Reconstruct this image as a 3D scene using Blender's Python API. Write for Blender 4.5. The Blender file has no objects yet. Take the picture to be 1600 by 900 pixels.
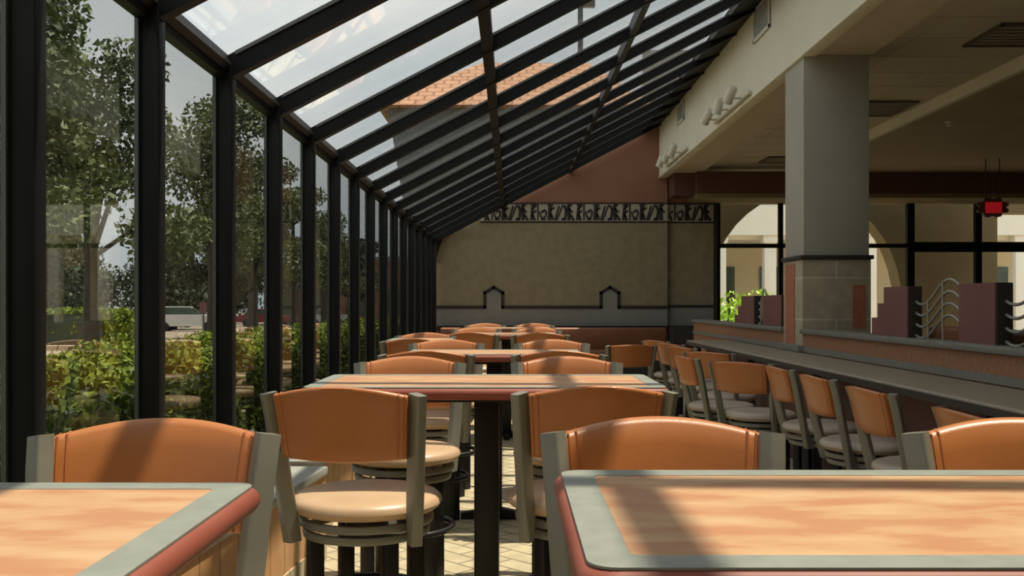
import bpy, bmesh, math, random
import numpy as np
from mathutils import Vector, Matrix
C = bpy.context.scene.collection
R = math.radians
random.seed(7)

# ------------------------------------------------------------------ materials
def new_mat(name):
    m = bpy.data.materials.new(name); m.use_nodes = True
    nt = m.node_tree
    return m, nt, nt.nodes['Principled BSDF']

def mat(name, col, rough=0.5, metal=0.0, col2=None, scale=8.0, stretch=(1,1,1), detail=4.0, lo=0.35, hi=0.65, bump=0.0, spec=0.5, coord='Object', bscale=None):
    m, nt, b = new_mat(name)
    b.inputs['Base Color'].default_value = (*col, 1)
    b.inputs['Roughness'].default_value = rough
    b.inputs['Metallic'].default_value = metal
    b.inputs['Specular IOR Level'].default_value = spec
    if col2 or bump:
        tc = nt.nodes.new('ShaderNodeTexCoord'); mp = nt.nodes.new('ShaderNodeMapping')
        mp.inputs['Scale'].default_value = stretch
        nt.links.new(tc.outputs[coord], mp.inputs['Vector'])
        nz = nt.nodes.new('ShaderNodeTexNoise'); nz.inputs['Scale'].default_value = scale; nz.inputs['Detail'].default_value = detail
        nt.links.new(mp.outputs['Vector'], nz.inputs['Vector'])
        if col2:
            cr = nt.nodes.new('ShaderNodeValToRGB')
            cr.color_ramp.elements[0].position = lo; cr.color_ramp.elements[1].position = hi
            cr.color_ramp.elements[0].color = (*col, 1); cr.color_ramp.elements[1].color = (*col2, 1)
            nt.links.new(nz.outputs['Fac'], cr.inputs['Fac']); nt.links.new(cr.outputs['Color'], b.inputs['Base Color'])
        if bump:
            n2 = nz
            if bscale:
                n2 = nt.nodes.new('ShaderNodeTexNoise'); n2.inputs['Scale'].default_value = bscale
                nt.links.new(mp.outputs['Vector'], n2.inputs['Vector'])
            bp = nt.nodes.new('ShaderNodeBump'); bp.inputs['Strength'].default_value = bump; bp.inputs['Distance'].default_value = 0.01
            nt.links.new(n2.outputs['Fac'], bp.inputs['Height']); nt.links.new(bp.outputs['Normal'], b.inputs['Normal'])
    return m

def brick_mat(name, c1, c2, mortar, scale, rot=(0,0,0), rough=0.7, bw=0.5, rh=0.25, ms=0.02, axes='XY', spec=0.3, bump=0.3):
    m, nt, b = new_mat(name)
    tc = nt.nodes.new('ShaderNodeTexCoord'); mp = nt.nodes.new('ShaderNodeMapping')
    mp.inputs['Rotation'].default_value = rot
    src = tc.outputs['Object']
    if axes != 'XY':
        sp = nt.nodes.new('ShaderNodeSeparateXYZ'); cb = nt.nodes.new('ShaderNodeCombineXYZ')
        nt.links.new(src, sp.inputs[0])
        nt.links.new(sp.outputs[axes[0]], cb.inputs['X']); nt.links.new(sp.outputs[axes[1]], cb.inputs['Y'])
        src = cb.outputs[0]
    nt.links.new(src, mp.inputs['Vector'])
    br = nt.nodes.new('ShaderNodeTexBrick')
    br.inputs['Color1'].default_value = (*c1,1); br.inputs['Color2'].default_value = (*c2,1); br.inputs['Mortar'].default_value = (*mortar,1)
    br.inputs['Scale'].default_value = scale; br.inputs['Mortar Size'].default_value = ms
    br.inputs['Brick Width'].default_value = bw; br.inputs['Row Height'].default_value = rh
    nt.links.new(mp.outputs['Vector'], br.inputs['Vector'])
    nz = nt.nodes.new('ShaderNodeTexNoise'); nz.inputs['Scale'].default_value = 9; nz.inputs['Detail'].default_value = 6
    nt.links.new(tc.outputs['Object'], nz.inputs['Vector'])
    mx = nt.nodes.new('ShaderNodeMix'); mx.data_type = 'RGBA'; mx.blend_type = 'OVERLAY'; mx.inputs['Factor'].default_value = 0.35
    nt.links.new(br.outputs['Color'], mx.inputs['A']); nt.links.new(nz.outputs['Fac'], mx.inputs['B'])
    nt.links.new(mx.outputs['Result'], b.inputs['Base Color'])
    b.inputs['Roughness'].default_value = rough; b.inputs['Specular IOR Level'].default_value = spec
    if bump:
        bp = nt.nodes.new('ShaderNodeBump'); bp.inputs['Strength'].default_value = bump; bp.inputs['Distance'].default_value = 0.004; bp.invert = True
        nt.links.new(br.outputs['Fac'], bp.inputs['Height']); nt.links.new(bp.outputs['Normal'], b.inputs['Normal'])
    return m

def glass_mat(name, tint, refl=1.0):
    m = bpy.data.materials.new(name); m.use_nodes = True
    nt = m.node_tree; nt.nodes.clear()
    out = nt.nodes.new('ShaderNodeOutputMaterial'); mx = nt.nodes.new('ShaderNodeMixShader')
    tr = nt.nodes.new('ShaderNodeBsdfTransparent'); tr.inputs['Color'].default_value = (*tint,1)
    gl = nt.nodes.new('ShaderNodeBsdfGlossy'); gl.inputs['Roughness'].default_value = 0.01; gl.inputs['Color'].default_value = (refl,refl,refl,1)
    lw = nt.nodes.new('ShaderNodeLayerWeight'); lw.inputs['Blend'].default_value = .5
    pw = nt.nodes.new('ShaderNodeMath'); pw.operation = 'POWER'; pw.inputs[1].default_value = 5
    ma = nt.nodes.new('ShaderNodeMath'); ma.operation = 'MULTIPLY_ADD'; ma.inputs[1].default_value = .9; ma.inputs[2].default_value = .035
    nt.links.new(lw.outputs['Facing'], pw.inputs[0]); nt.links.new(pw.outputs[0], ma.inputs[0]); nt.links.new(ma.outputs[0], mx.inputs[0])
    nt.links.new(tr.outputs[0], mx.inputs[1]); nt.links.new(gl.outputs[0], mx.inputs[2])
    nt.links.new(mx.outputs[0], out.inputs['Surface'])
    return m

def leaf_mat(name, c1, c2, scale=1.2):
    m, nt, b = new_mat(name)
    tc = nt.nodes.new('ShaderNodeTexCoord'); nz = nt.nodes.new('ShaderNodeTexNoise')
    nz.inputs['Scale'].default_value = scale; nz.inputs['Detail'].default_value = 5
    nt.links.new(tc.outputs['Object'], nz.inputs['Vector'])
    cr = nt.nodes.new('ShaderNodeValToRGB'); cr.color_ramp.elements[0].position = .35; cr.color_ramp.elements[1].position = .68
    cr.color_ramp.elements[0].color = (*c1,1); cr.color_ramp.elements[1].color = (*c2,1)
    nt.links.new(nz.outputs['Fac'], cr.inputs['Fac']); nt.links.new(cr.outputs['Color'], b.inputs['Base Color'])
    b.inputs['Roughness'].default_value = 0.55; b.inputs['Specular IOR Level'].default_value = .35
    return m

def emit_mat(name, col, s):
    m, nt, b = new_mat(name)
    b.inputs['Base Color'].default_value = (*col,1); b.inputs['Emission Color'].default_value = (*col,1); b.inputs['Emission Strength'].default_value = s
    return m

K = {}
K['black'] = mat('black_metal', (.010,.010,.011), .42, .0, spec=.4)
K['frame'] = mat('bronze_black_frame', (.006,.006,.0065), .5, .0, (.009,.009,.0095), 3, spec=.18)
K['bead'] = mat('grey_glazing_bead', (.12,.12,.11), .35, .6)
K['grey_metal'] = mat('grey_green_metal', (.185,.178,.143), .38, .1, (.215,.205,.165), 6, spec=.5)
K['vinyl'] = mat('orange_vinyl', (.40,.135,.036), .36, 0, (.44,.155,.045), 5, bump=.04, bscale=260, spec=.5)
K['vinyl_seam'] = mat('orange_vinyl_piping', (.40,.12,.03), .4, 0)
K['cream'] = mat('cream_vinyl', (.50,.33,.195), .36, 0, (.56,.38,.235), 4, bump=.05, bscale=240, spec=.5)
K['taupe'] = mat('taupe_vinyl', (.44,.35,.28), .4, 0, (.48,.39,.31), 4, bump=.05, bscale=240, spec=.5)
K['inlay'] = mat('mottled_orange_laminate', (.44,.20,.105), .42, 0, (.54,.345,.195), 4.5, (1.6,4.2,1), 14, .30, .70, spec=.35)
def tune_inlay():
    nt = K['inlay'].node_tree
    cr = [n for n in nt.nodes if n.type == 'VALTORGB'][0].color_ramp
    e = cr.elements.new(.5); e.color = (.49,.275,.145,1)
    e = cr.elements.new(.42); e.color = (.45,.22,.115,1)
tune_inlay()
K['border'] = mat('grey_green_laminate', (.225,.235,.205), .45, 0, (.26,.27,.235), 30, spec=.35)
K['edge'] = mat('red_brown_table_edge', (.25,.065,.042), .5, 0, (.28,.08,.052), 5, spec=.35)
K['wood'] = brick_mat('honey_wood_planks', (.58,.31,.135), (.63,.35,.165), (.26,.12,.05), 1.0, bw=.17, rh=6, ms=.004, axes='YZ', rough=.5)
K['ledge_top'] = mat('grey_ledge_top', (.30,.30,.26), .5, 0, (.36,.36,.32), 12)
K['base_tile'] = brick_mat('cream_base_tile', (.52,.43,.27), (.56,.46,.30), (.25,.2,.13), 1.0, bw=.1, rh=.5, ms=.006, axes='YZ')
K['floor'] = brick_mat('cream_pavers', (.43,.36,.225), (.48,.405,.265), (.19,.16,.11), 1.0, rot=(0,0,R(45)), bw=.24, rh=.12, ms=.006)
K['wall_mid'] = mat('beige_wallpaper', (.235,.195,.12), .8, 0, (.275,.23,.15), 7, detail=6, spec=.2)
K['terracotta'] = mat('terracotta_paint', (.27,.135,.085), .8, 0, (.285,.145,.092), 2, spec=.2)
K['dado'] = mat('grey_dado_paint', (.225,.22,.20), .8, 0, (.245,.24,.22), 5, spec=.2)
K['dark_line'] = mat('dark_mural_line', (.022,.018,.016), .7)
K['frieze'] = mat('frieze_ground', (.42,.38,.30), .8, 0, (.36,.33,.26), 6, spec=.2)
K['fascia'] = mat('cream_fascia_paint', (.66,.62,.49), .8, 0, (.69,.65,.52), 2, spec=.2)
K['soffit'] = mat('tan_soffit_paint', (.50,.42,.31), .8, 0, (.53,.45,.34), 2, spec=.2)
K['ceiling'] = mat('tan_ceiling', (.50,.43,.34), .85, 0, (.54,.47,.37), 1.5, spec=.2)
K['ceiling_low'] = mat('brown_ceiling', (.33,.26,.18), .85, 0, (.36,.285,.20), 1.5, spec=.2)
K['header'] = mat('red_brown_header', (.12,.052,.036), .7, 0, (.10,.044,.032), 2)
K['maroon'] = mat('maroon_panel', (.145,.05,.048), .55, 0, (.17,.062,.055), 3)
K['dark'] = mat('dark_panel', (.03,.024,.02), .6)
K['col'] = mat('grey_column_paint', (.36,.345,.29), .8, 0, (.38,.365,.305), 3, spec=.2)
K['stone'] = brick_mat('travertine_tile', (.36,.30,.205), (.32,.27,.19), (.46,.42,.33), 1.0, bw=.62, rh=.36, ms=.006, axes='XZ')
K['red_tile'] = mat('brick_red_tile', (.34,.11,.06), .6, 0, (.38,.135,.075), 25)
K['knee'] = mat('orange_speckled_panel', (.25,.105,.05), .65, 0, (.30,.145,.075), 30, detail=3)
K['cap'] = mat('dark_grey_cap', (.15,.145,.12), .5, 0, (.18,.172,.145), 20)
K['counter'] = mat('taupe_counter_laminate', (.23,.185,.13), .5, 0, (.27,.22,.16), 16, detail=5)
K['brown'] = mat('brown_apron', (.12,.055,.035), .6, 0, (.15,.07,.045), 4)
K['steel'] = mat('brushed_steel_rail', (.33,.32,.28), .35, .7)
K['white_metal'] = mat('cream_white_metal', (.62,.59,.50), .45, 0)
K['vent'] = mat('grey_vent_metal', (.30,.31,.30), .6, 0)
K['vent_dark'] = mat('dark_vent_recess', (.10,.085,.07), .7)
K['booth'] = mat('brown_orange_booth_vinyl', (.20,.078,.036), .45, 0, (.24,.095,.045), 5, bump=.05, bscale=150)
K['roof_glass'] = glass_mat('roof_glass', (.85,.865,.86))
K['side_glass'] = glass_mat('tinted_side_glass', (.68,.695,.685), 1.0)
K['clear_glass'] = glass_mat('clear_glass', (.92,.93,.92))
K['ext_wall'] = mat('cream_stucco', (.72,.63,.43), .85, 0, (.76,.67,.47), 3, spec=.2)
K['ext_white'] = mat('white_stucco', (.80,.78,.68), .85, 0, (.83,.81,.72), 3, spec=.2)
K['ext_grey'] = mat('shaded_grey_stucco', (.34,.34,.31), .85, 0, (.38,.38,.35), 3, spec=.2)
K['arch'] = mat('yellow_ochre_stucco', (.21,.165,.085), .85, 0, (.235,.185,.1), 3, spec=.2)
K['grey_wall'] = mat('grey_panel_wall', (.16,.17,.175), .7, 0, (.20,.21,.215), 3)
K['roof_tile'] = brick_mat('terracotta_roof_tile', (.62,.34,.20), (.55,.29,.17), (.30,.15,.09), 1.0, bw=.4, rh=.35, ms=.03)
K['dark_glass'] = mat('dark_window_glass', (.05,.075,.06), .1, 0, (.09,.12,.09), 2)
K['leaf_hedge'] = leaf_mat('hedge_leaf', (.09,.16,.018), (.38,.42,.045), 3)
K['leaf_tree'] = leaf_mat('tree_leaf', (.075,.10,.045), (.20,.23,.095), .8)
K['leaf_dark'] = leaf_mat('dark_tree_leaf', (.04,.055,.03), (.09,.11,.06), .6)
K['leaf_lime'] = leaf_mat('lime_shrub_leaf', (.38,.62,.05), (.55,.8,.12), 4)
K['bark'] = mat('grey_bark', (.06,.05,.04), .9, 0, (.09,.075,.06), 10)
K['grass'] = mat('lawn', (.10,.15,.03), .9, 0, (.17,.20,.06), 6)
K['asphalt'] = mat('warm_asphalt', (.33,.27,.20), .9, 0, (.38,.31,.23), 1.0)
K['curb'] = mat('pink_concrete_curb', (.62,.46,.34), .85)
K['brick'] = brick_mat('red_brick', (.28,.10,.07), (.24,.085,.06), (.30,.25,.2), 1.0, bw=.5, rh=.25, axes='XZ')
K['car_white'] = mat('white_car_paint', (.75,.75,.73), .25, 0)
K['car_silver'] = mat('silver_car_paint', (.42,.43,.44), .25, .4)
K['car_red'] = mat('dark_red_car_paint', (.22,.03,.035), .25, 0)
K['tyre'] = mat('rubber_tyre', (.015,.015,.015), .8)
K['red_glow'] = emit_mat('red_sign_glow', (.50,.012,.02), .35)
K['sign_red'] = mat('faded_red_sign', (.24,.10,.10), .6)
K['lamp_face'] = mat('spot_lamp_face', (.10,.09,.07), .3, .3)

# ------------------------------------------------------------------ mesh helpers
def add_box(bm, lo, hi, bev=0.0, seg=2, M=None):
    vs = [bm.verts.new((x,y,z)) for x in (lo[0],hi[0]) for y in (lo[1],hi[1]) for z in (lo[2],hi[2])]
    fs = [bm.faces.new([vs[i] for i in f]) for f in ((0,1,3,2),(4,6,7,5),(0,4,5,1),(2,3,7,6),(0,2,6,4),(1,5,7,3))]
    if M is not None:
        for v in vs: v.co = M @ v.co
    if bev > 0:
        es = list({e for f in fs for e in f.edges})
        bmesh.ops.bevel(bm, geom=es, offset=bev, segments=seg, affect='EDGES', profile=.5)

def add_loft(bm, rings, cap=True, closed=False):
    vr = [[bm.verts.new(p) for p in r] for r in rings]
    n = len(vr[0])
    pairs = list(zip(vr[:-1], vr[1:])) + ([(vr[-1], vr[0])] if closed else [])
    for a, b in pairs:
        for i in range(n):
            bm.faces.new((a[i], a[(i+1)%n], b[(i+1)%n], b[i]))
    if cap and not closed:
        bm.faces.new(list(reversed(vr[0]))); bm.faces.new(vr[-1])

def add_tube(bm, pts, r, n=8, closed=False):
    pts = [Vector(p) for p in pts]; rings = []
    N = len(pts); up0 = None
    for i, p in enumerate(pts):
        a = pts[(i-1)%N] if (closed or i > 0) else p
        b = pts[(i+1)%N] if (closed or i < N-1) else p
        d = (b-a).normalized()
        ref = Vector((0,0,1)) if abs(d.z) < .95 else Vector((1,0,0))
        if up0 is not None and not closed: ref = up0
        s = d.cross(ref).normalized(); u = s.cross(d).normalized(); up0 = u if not closed else None
        rr = r[i] if isinstance(r, (list,tuple)) else r
        rings.append([p + (s*math.cos(2*math.pi*k/n) + u*math.sin(2*math.pi*k/n))*rr for k in range(n)])
    add_loft(bm, rings, True, closed)

def add_lathe(bm, prof, n=40, c=(0,0,0), M=None):
    rings = []
    for r, z in prof:
        ring = [Vector((c[0]+r*math.cos(2*math.pi*k/n), c[1]+r*math.sin(2*math.pi*k/n), c[2]+z)) for k in range(n)]
        if M is not None: ring = [M @ v for v in ring]
        rings.append(ring)
    add_loft(bm, rings, True)

def add_prism(bm, poly, f0, f1):
    """poly: 2-D points; f0 / f1 turn a 2-D point into a 3-D one on each face"""
    a = [bm.verts.new(f0(*p)) for p in poly]; b = [bm.verts.new(f1(*p)) for p in poly]
    n = len(poly)
    bm.faces.new(list(reversed(a))); bm.faces.new(b)
    for i in range(n): bm.faces.new((a[i], a[(i+1)%n], b[(i+1)%n], b[i]))

def obj(name, bm, m, parent=None, smooth=True, ang=38, loc=None):
    bmesh.ops.recalc_face_normals(bm, faces=bm.faces[:])
    if smooth:
        for f in bm.faces: f.smooth = True
        for e in bm.edges:
            if len(e.link_faces) == 2: e.smooth = e.calc_face_angle(0) < R(ang)
    me = bpy.data.meshes.new(name); bm.to_mesh(me); bm.free()
    me.materials.append(m)
    o = bpy.data.objects.new(name, me); C.objects.link(o)
    if parent: o.parent = parent
    if loc: o.location = loc
    return o

def bx(name, lo, hi, m, parent=None, bev=0.0, seg=2):
    bm = bmesh.new(); add_box(bm, lo, hi, bev, seg)
    return obj(name, bm, m, parent)

def thing(name, label, cat, loc=(0,0,0), rz=0, group=None):
    o = bpy.data.objects.new(name, None); C.objects.link(o); o.empty_display_size = .1
    o.location = loc; o.rotation_euler = (0,0,rz); o['label'] = label; o['category'] = cat
    if group: o['group'] = group
    return o

def tag(o, label, cat, group=None):
    o['label'] = label; o['category'] = cat
    if group: o['group'] = group
    return o

def struct(o):
    o['kind'] = 'structure'; return o

def sgroup(name):
    o = bpy.data.objects.new(name, None); C.objects.link(o); o['kind'] = 'structure'; return o

def dup(root, loc, rz, label, group=None):
    def rec(o, par):
        c = o.copy(); C.objects.link(c)
        if par: c.parent = par
        for ch in o.children: rec(ch, c)
        return c
    r = rec(root, None); r.location = loc; r.rotation_euler = (0,0,rz); r['label'] = label
    if group: r['group'] = group
    return r

def rrect(x0, y0, x1, y1, r, n=6):
    pts = []
    for cx, cy, a in ((x1-r,y1-r,0),(x0+r,y1-r,90),(x0+r,y0+r,180),(x1-r,y0+r,270)):
        for k in range(n+1):
            t = R(a+90*k/n); pts.append((cx+r*math.cos(t), cy+r*math.sin(t)))
    return pts

# ------------------------------------------------------------------ the solarium
F, H, YH = 1500.0, 1.22, 474.0     # focal length (px), eye height, horizon row
XW, ZE, SL = -1.304, 2.35, 0.52     # window plane, eave height, roof slope
Y0, BAY = 2.588, 0.9
K0, K1 = -4, 15
YB, YF = -1.25, 16.30              # rear wall, far wall
XR = 2.5                           # inner edge of the lean-to roof
def zroof(x): return ZE + SL*(x-XW)
def ypost(k): return Y0 + BAY*k

fl = bx('floor', (-1.40,YB,-.1), (9.2,YF+.3,0), K['floor']); struct(fl)
n_ = 0
SILL = .45
for k in range(K0, K1+1):
    y = ypost(k)
    w = sgroup('window_%d' % (k-K0+1))
    bx('mullion', (XW-.046,y-.033,0), (XW+.034,y+.033,ZE-.03), K['frame'], w, .004)
    bm = bmesh.new()
    add_box(bm, (XW-.05,y-.047,SILL+.03), (XW-.036,y-.033,ZE-.08)); add_box(bm, (XW-.05,y+.033,SILL+.03), (XW-.036,y+.045,ZE-.08))
    obj('glazing_bead', bm, K['bead'], w)
    if k < K1:
        y1 = ypost(k+1)
        bx('pane', (XW-.040,y+.034,SILL+.03), (XW-.038,y1-.034,ZE-.09), K['side_glass'], w)
        bx('sill_rail', (XW-.046,y+.033,SILL-.03), (XW+.03,y1-.033,SILL+.03), K['frame'], w)
        bx('head_rail', (XW-.046,y+.033,ZE-.105), (XW+.0,y1-.033,ZE-.072), K['frame'], w)
# roof bays: rafter + three panes each
PURL = [-.157, 1.0, 2.15]
for k in range(K0, K1+1):
    y = ypost(k)
    w = sgroup('window_%d' % (k-K0+40))
    bm = bmesh.new()
    add_prism(bm, [(XW-.02,zroof(XW-.02)-.01),(XR-.002,zroof(XR-.002)-.01),(XR-.002,zroof(XR-.002)-.118),(XW-.02,zroof(XW-.02)-.118)],
              lambda a,b: (a,y-.03,b), lambda a,b: (a,y+.03,b))
    obj('rafter', bm, K['frame'], w, False)
    bm = bmesh.new()
    for s in (-1,1):
        yy = y + s*.036
        add_prism(bm, [(XW+.05,zroof(XW+.05)-.012),(XR-.31,zroof(XR-.31)-.012),(XR-.31,zroof(XR-.31)-.03),(XW+.05,zroof(XW+.05)-.03)],
                  lambda a,b: (a,yy-.006,b), lambda a,b: (a,yy+.006,b))
    obj('glazing_bead', bm, K['bead'], w, False)
    if k < K1:
        y1 = ypost(k+1)
        xs = [XW-.02] + PURL + [XR-.002]
        for a, b in zip(xs[:-1], xs[1:]):
            bm = bmesh.new()
            add_prism(bm, [(a+.004,zroof(a+.004)),(b-.004,zroof(b-.004)),(b-.004,zroof(b-.004)-.004),(a+.004,zroof(a+.004)-.004)],
                      lambda p,q: (p,y+.005,q), lambda p,q: (p,y1-.005,q))
            obj('roof_pane', bm, K['roof_glass'], w, False)
nt_ = 1
def trim(lo, hi, m, bev=0.0):
    global nt_
    o = bx('trim_%d' % nt_, lo, hi, m, None, bev); nt_ += 1
    return struct(o)
def trim_poly(poly, y0, y1, m):
    global nt_
    bm = bmesh.new(); add_prism(bm, poly, lambda a,b: (a,y0,b), lambda a,b: (a,y1,b))
    o = obj('trim_%d' % nt_, bm, m, None, False); nt_ += 1
    return struct(o)
YA, YZ = ypost(K0)-.05, YF-.01
# eave beam, purlins, ledger under the wall
trim_poly([(XW-.05,ZE-.072),(XW+.005,ZE-.072),(XW+.03,ZE-.05),(XW+.01,ZE+.002),(XW-.05,ZE-.03)], YA, YZ, K['frame'])
for x in PURL[:2]:
    trim_poly([(x-.033,zroof(x-.033)-.008),(x+.033,zroof(x+.033)-.008),(x+.033,zroof(x+.033)-.112),(x-.033,zroof(x-.033)-.112)], YA, YZ, K['frame'])
trim_poly([(2.2,zroof(2.2)+.03),(XR-.003,zroof(XR)+.03),(XR-.003,zroof(XR)-.10),(2.2,zroof(2.2)-.05)], YA, YZ, K['frame'])

# curved corner where the last frame meets the far wall
cc = [(XW+.03,1.9)] + [(XW+.03+.42*(1-math.cos(R(t)))**1.0, 1.9+.62*math.sin(R(t))) for t in range(10,91,10)]
trim_poly(cc + [(XW+.45,zroof(XW+.45)-.02),(XW+.03,zroof(XW+.03)-.05)], YF-.09, YF-.02, K['frame'])
# ledges with wooden face under the window
def ledge(label, p0, p1, xback, h, group):
    """front line p0->p1 (x,y); back at xback"""
    t = thing('window_ledge', label, 'ledge', (0,0,0), 0, group)
    (xa,ya),(xb,yb) = p0, p1
    def slab(name, off, z0, z1, m, bev=0):
        bm = bmesh.new()
        poly = [(xback,ya),(xa+off,ya),(xb+off,yb),(xback,yb)]
        add_prism(bm, poly, lambda a,b: (a,b,z0), lambda a,b: (a,b,z1))
        if bev: bmesh.ops.bevel(bm, geom=bm.edges[:], offset=bev, segments=2, affect='EDGES', profile=.5)
        return obj(name, bm, m, t)
    slab('ledge_body', 0, .09, h-.04, K['wood'])
    slab('ledge_slab', .012, h-.04, h, K['ledge_top'], .006)
    slab('tile_kickboard', .006, 0, .09, K['base_tile'])
    return t
ledge('grey-topped wooden ledge beside the nearest tables, sunlit plank face', (-1.238,.75), (-.893,4.6), XW+.04, .44, None)
ledge('low wooden window ledge running on behind the second table', (-1.0,5.0), (-.92,15.2), XW+.04, .40, None)
o = bx('baseboard_left', (XW-.05,YA,0), (XW-.02,YZ,SILL-.03), K['frame']); struct(o)

# ------------------------------------------------------------------ far wall with mural
wf = sgroup('wall_far')
XS = 2.64
bm = bmesh.new()
zt = 2.92
add_prism(bm, [(XW-.05,0),(XS,0),(XS,4.45),(XR,zroof(XR)),(XW-.05,zroof(XW-.05)-.02)], lambda a,b: (a,YF,b), lambda a,b: (a,YF+.2,b))
obj('upper_wall', bm, K['terracotta'], wf, False)
def xroof(z): return XW + (z-ZE)/SL
bm = bmesh.new()
add_prism(bm, [(XW+.03,.8),(XS,.8),(XS,2.6),(xroof(2.6),2.6),(XW+.25,ZE-.02),(XW+.03,ZE-.18)], lambda a,b: (a,YF-.012,b), lambda a,b: (a,YF,b))
obj('wallpaper_field', bm, K['wall_mid'], wf, False)
bx('wall_return', (XS,YF+.10,0), (3.48,YF+.3,3.4), K['terracotta'], wf)
bx('wallpaper_field', (XS+.01,YF+.085,.8), (3.47,YF+.1,2.6), K['wall_mid'], wf)
# dado with two gabled bumps
def dado_line(off):
    z0 = 1.155+off; pts = []
    for xc in (-.31, 1.66):
        w = .15+off; pts += [(xc-w,z0),(xc-w,1.40+off),(xc,1.49+off*1.1),(xc+w,1.40+off),(xc+w,z0)]
    return pts
bm = bmesh.new()
add_prism(bm, [(XW+.03,.8)] + [(XW+.03,1.155)] + dado_line(0) + [(XS,1.155),(XS,.8)], lambda a,b: (a,YF-.02,b), lambda a,b: (a,YF-.012,b))
obj('dado', bm, K['dado'], wf, False)
bm = bmesh.new()
pts = [(XW+.03,1.155)] + dado_line(0) + [(XS,1.155)]
for p, q in zip(pts[:-1], pts[1:]):
    d = Vector((q[0]-p[0],0,q[1]-p[1])); L = d.length; a = math.atan2(d.z, d.x)
    M = Matrix.Translation((p[0],YF-.024,p[1])) @ Matrix.Rotation(-a,4,'Y')
    add_box(bm, (-.024,-.008,-.026), (L+.024,.006,.026), M=M)
obj('dado_outline', bm, K['dark_line'], wf, False)
bx('dado', (XS+.01,YF+.075,.8), (3.47,YF+.085,1.165), K['dado'], wf)
bx('dado_outline', (XS+.01,YF+.068,1.145), (3.47,YF+.078,1.19), K['dark_line'], wf)
bx('baseboard_rail', (XW+.03,YF-.03,.76), (XS,YF-.012,.84), K['dark_line'], wf)
bx('baseboard_rail', (XS+.01,YF+.07,.76), (3.47,YF+.085,.84), K['dark_line'], wf)
bx('corner_post', (3.44,YF+.03,.0), (3.5,YF+.1,3.0), K['dark_line'], wf)
# frieze: ground, two rules and dark figures in a repeat
def frieze(x0, x1, y):
    bx('frieze_band', (x0,y-.012,2.6), (x1,y,2.92), K['frieze'], wf)
    bm = bmesh.new()
    add_box(bm, (x0,y-.018,2.585), (x1,y-.012,2.615)); add_box(bm, (x0,y-.018,2.905), (x1,y-.012,2.93))
    obj('frieze_rule', bm, K['dark_line'], wf, False)
    bm = bmesh.new(); rnd = random.Random(3)
    motif = []
    P = .78
    def stroke(ax, az, bx_, bz, w):
        motif.append((ax,az,bx_,bz,w*1.5))
    stroke(.03,.02,.05,.24,.035); stroke(.05,.24,.10,.27,.03); stroke(.05,.14,.11,.19,.02); stroke(.05,.12,.09,.02,.025)
    stroke(.14,.02,.14,.29,.018)
    stroke(.19,.05,.27,.05,.04); stroke(.19,.07,.17,.17,.02); stroke(.20,.16,.27,.20,.03); stroke(.27,.08,.28,.18,.02)
    stroke(.33,.02,.35,.26,.045); stroke(.35,.2,.42,.24,.022); stroke(.36,.13,.40,.03,.028)
    stroke(.43,.02,.50,.26,.022); stroke(.46,.02,.56,.28,.018)
    stroke(.54,.04,.60,.04,.03); stroke(.60,.02,.62,.20,.03); stroke(.62,.20,.58,.28,.03)
    stroke(.67,.02,.66,.27,.04); stroke(.66,.22,.73,.16,.022); stroke(.69,.12,.75,.02,.026)
    stroke(.02,.285,.12,.285,.02); stroke(.3,.285,.40,.285,.02); stroke(.64,.285,.72,.285,.02)
    X = 2.64-.78*5
    while X < x1:
        for ax,az,bx_,bz,w in motif:
            if X+min(ax,bx_)-w < x0 or X+max(ax,bx_)+w > x1: continue
            d = Vector((bx_-ax,0,bz-az)); L = d.length; a = math.atan2(d.z, d.x)
            M = Matrix.Translation((X+ax,y-.015,2.612+az*.96)) @ Matrix.Rotation(-a,4,'Y')
            add_box(bm, (0,-.003,-w/2), (L,.003,w/2), M=M)
        X += P
    obj('frieze_figures', bm, K['dark_line'], wf, False)
frieze(xroof(2.92)+.12-1.0+.55, XS, YF)
frieze(XS+.01, 3.44, YF+.1)

# ------------------------------------------------------------------ right side: fascia, soffit, ceilings, header
wr = sgroup('wall_right_fascia')
bx('fascia_face', (XR,YB,3.36), (XR+.12,YF+.1,4.6), K['fascia'], wr)
bx('fascia_edge', (XR-.012,YB,3.345), (XR+.12,YF+.1,3.375), K['fascia'], wr, .004)
ce = sgroup('ceiling')
bx('soffit_band', (XR+.12,YB,3.36), (3.1,YF+.1,3.46), K['soffit'], ce)
bx('ceiling_field', (3.1,YB,3.46), (4.62,YF+.3,3.56), K['ceiling'], ce)
bx('ceiling_step', (4.60,YB,3.33), (4.66,YF+.3,3.46), K['fascia'], ce)
bx('dropped_ceiling', (4.66,YB,3.34), (9.2,YF+.3,3.46), K['ceiling_low'], ce)
bx('roof_deck', (XR+.12,YB-.1,4.45), (9.4,YF+.4,4.6), K['grey_wall'], ce)
bm = bmesh.new()
for i in range(30):
    add_box(bm, (3.1,-.9+i*.6,3.4565), (4.6,-.886+i*.6,3.4605))
for x in (3.4, 4.0, 4.58):
    add_box(bm, (x,YB,3.4565), (x+.014,YF,3.4605))
obj('tile_grid', bm, K['soffit'], ce)
wh = sgroup('wall_header')
bx('header_face', (3.0,15.55,3.0), (9.2,15.75,3.36), K['header'], wh)
bx('header_return', (2.66,15.75,3.0), (3.0,16.3,3.36), K['header'], wh)
bx('header_soffit', (3.0,15.55,2.93), (9.2,16.6,3.0), K['arch'], wh)
o = bx('wall_right', (9.2,YB,0), (9.3,YF+.3,3.4), K['arch']); struct(o)
o = bx('wall_back', (-1.4,YB-.1,0), (9.3,YB,4.6), K['wall_mid']); struct(o)

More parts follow.
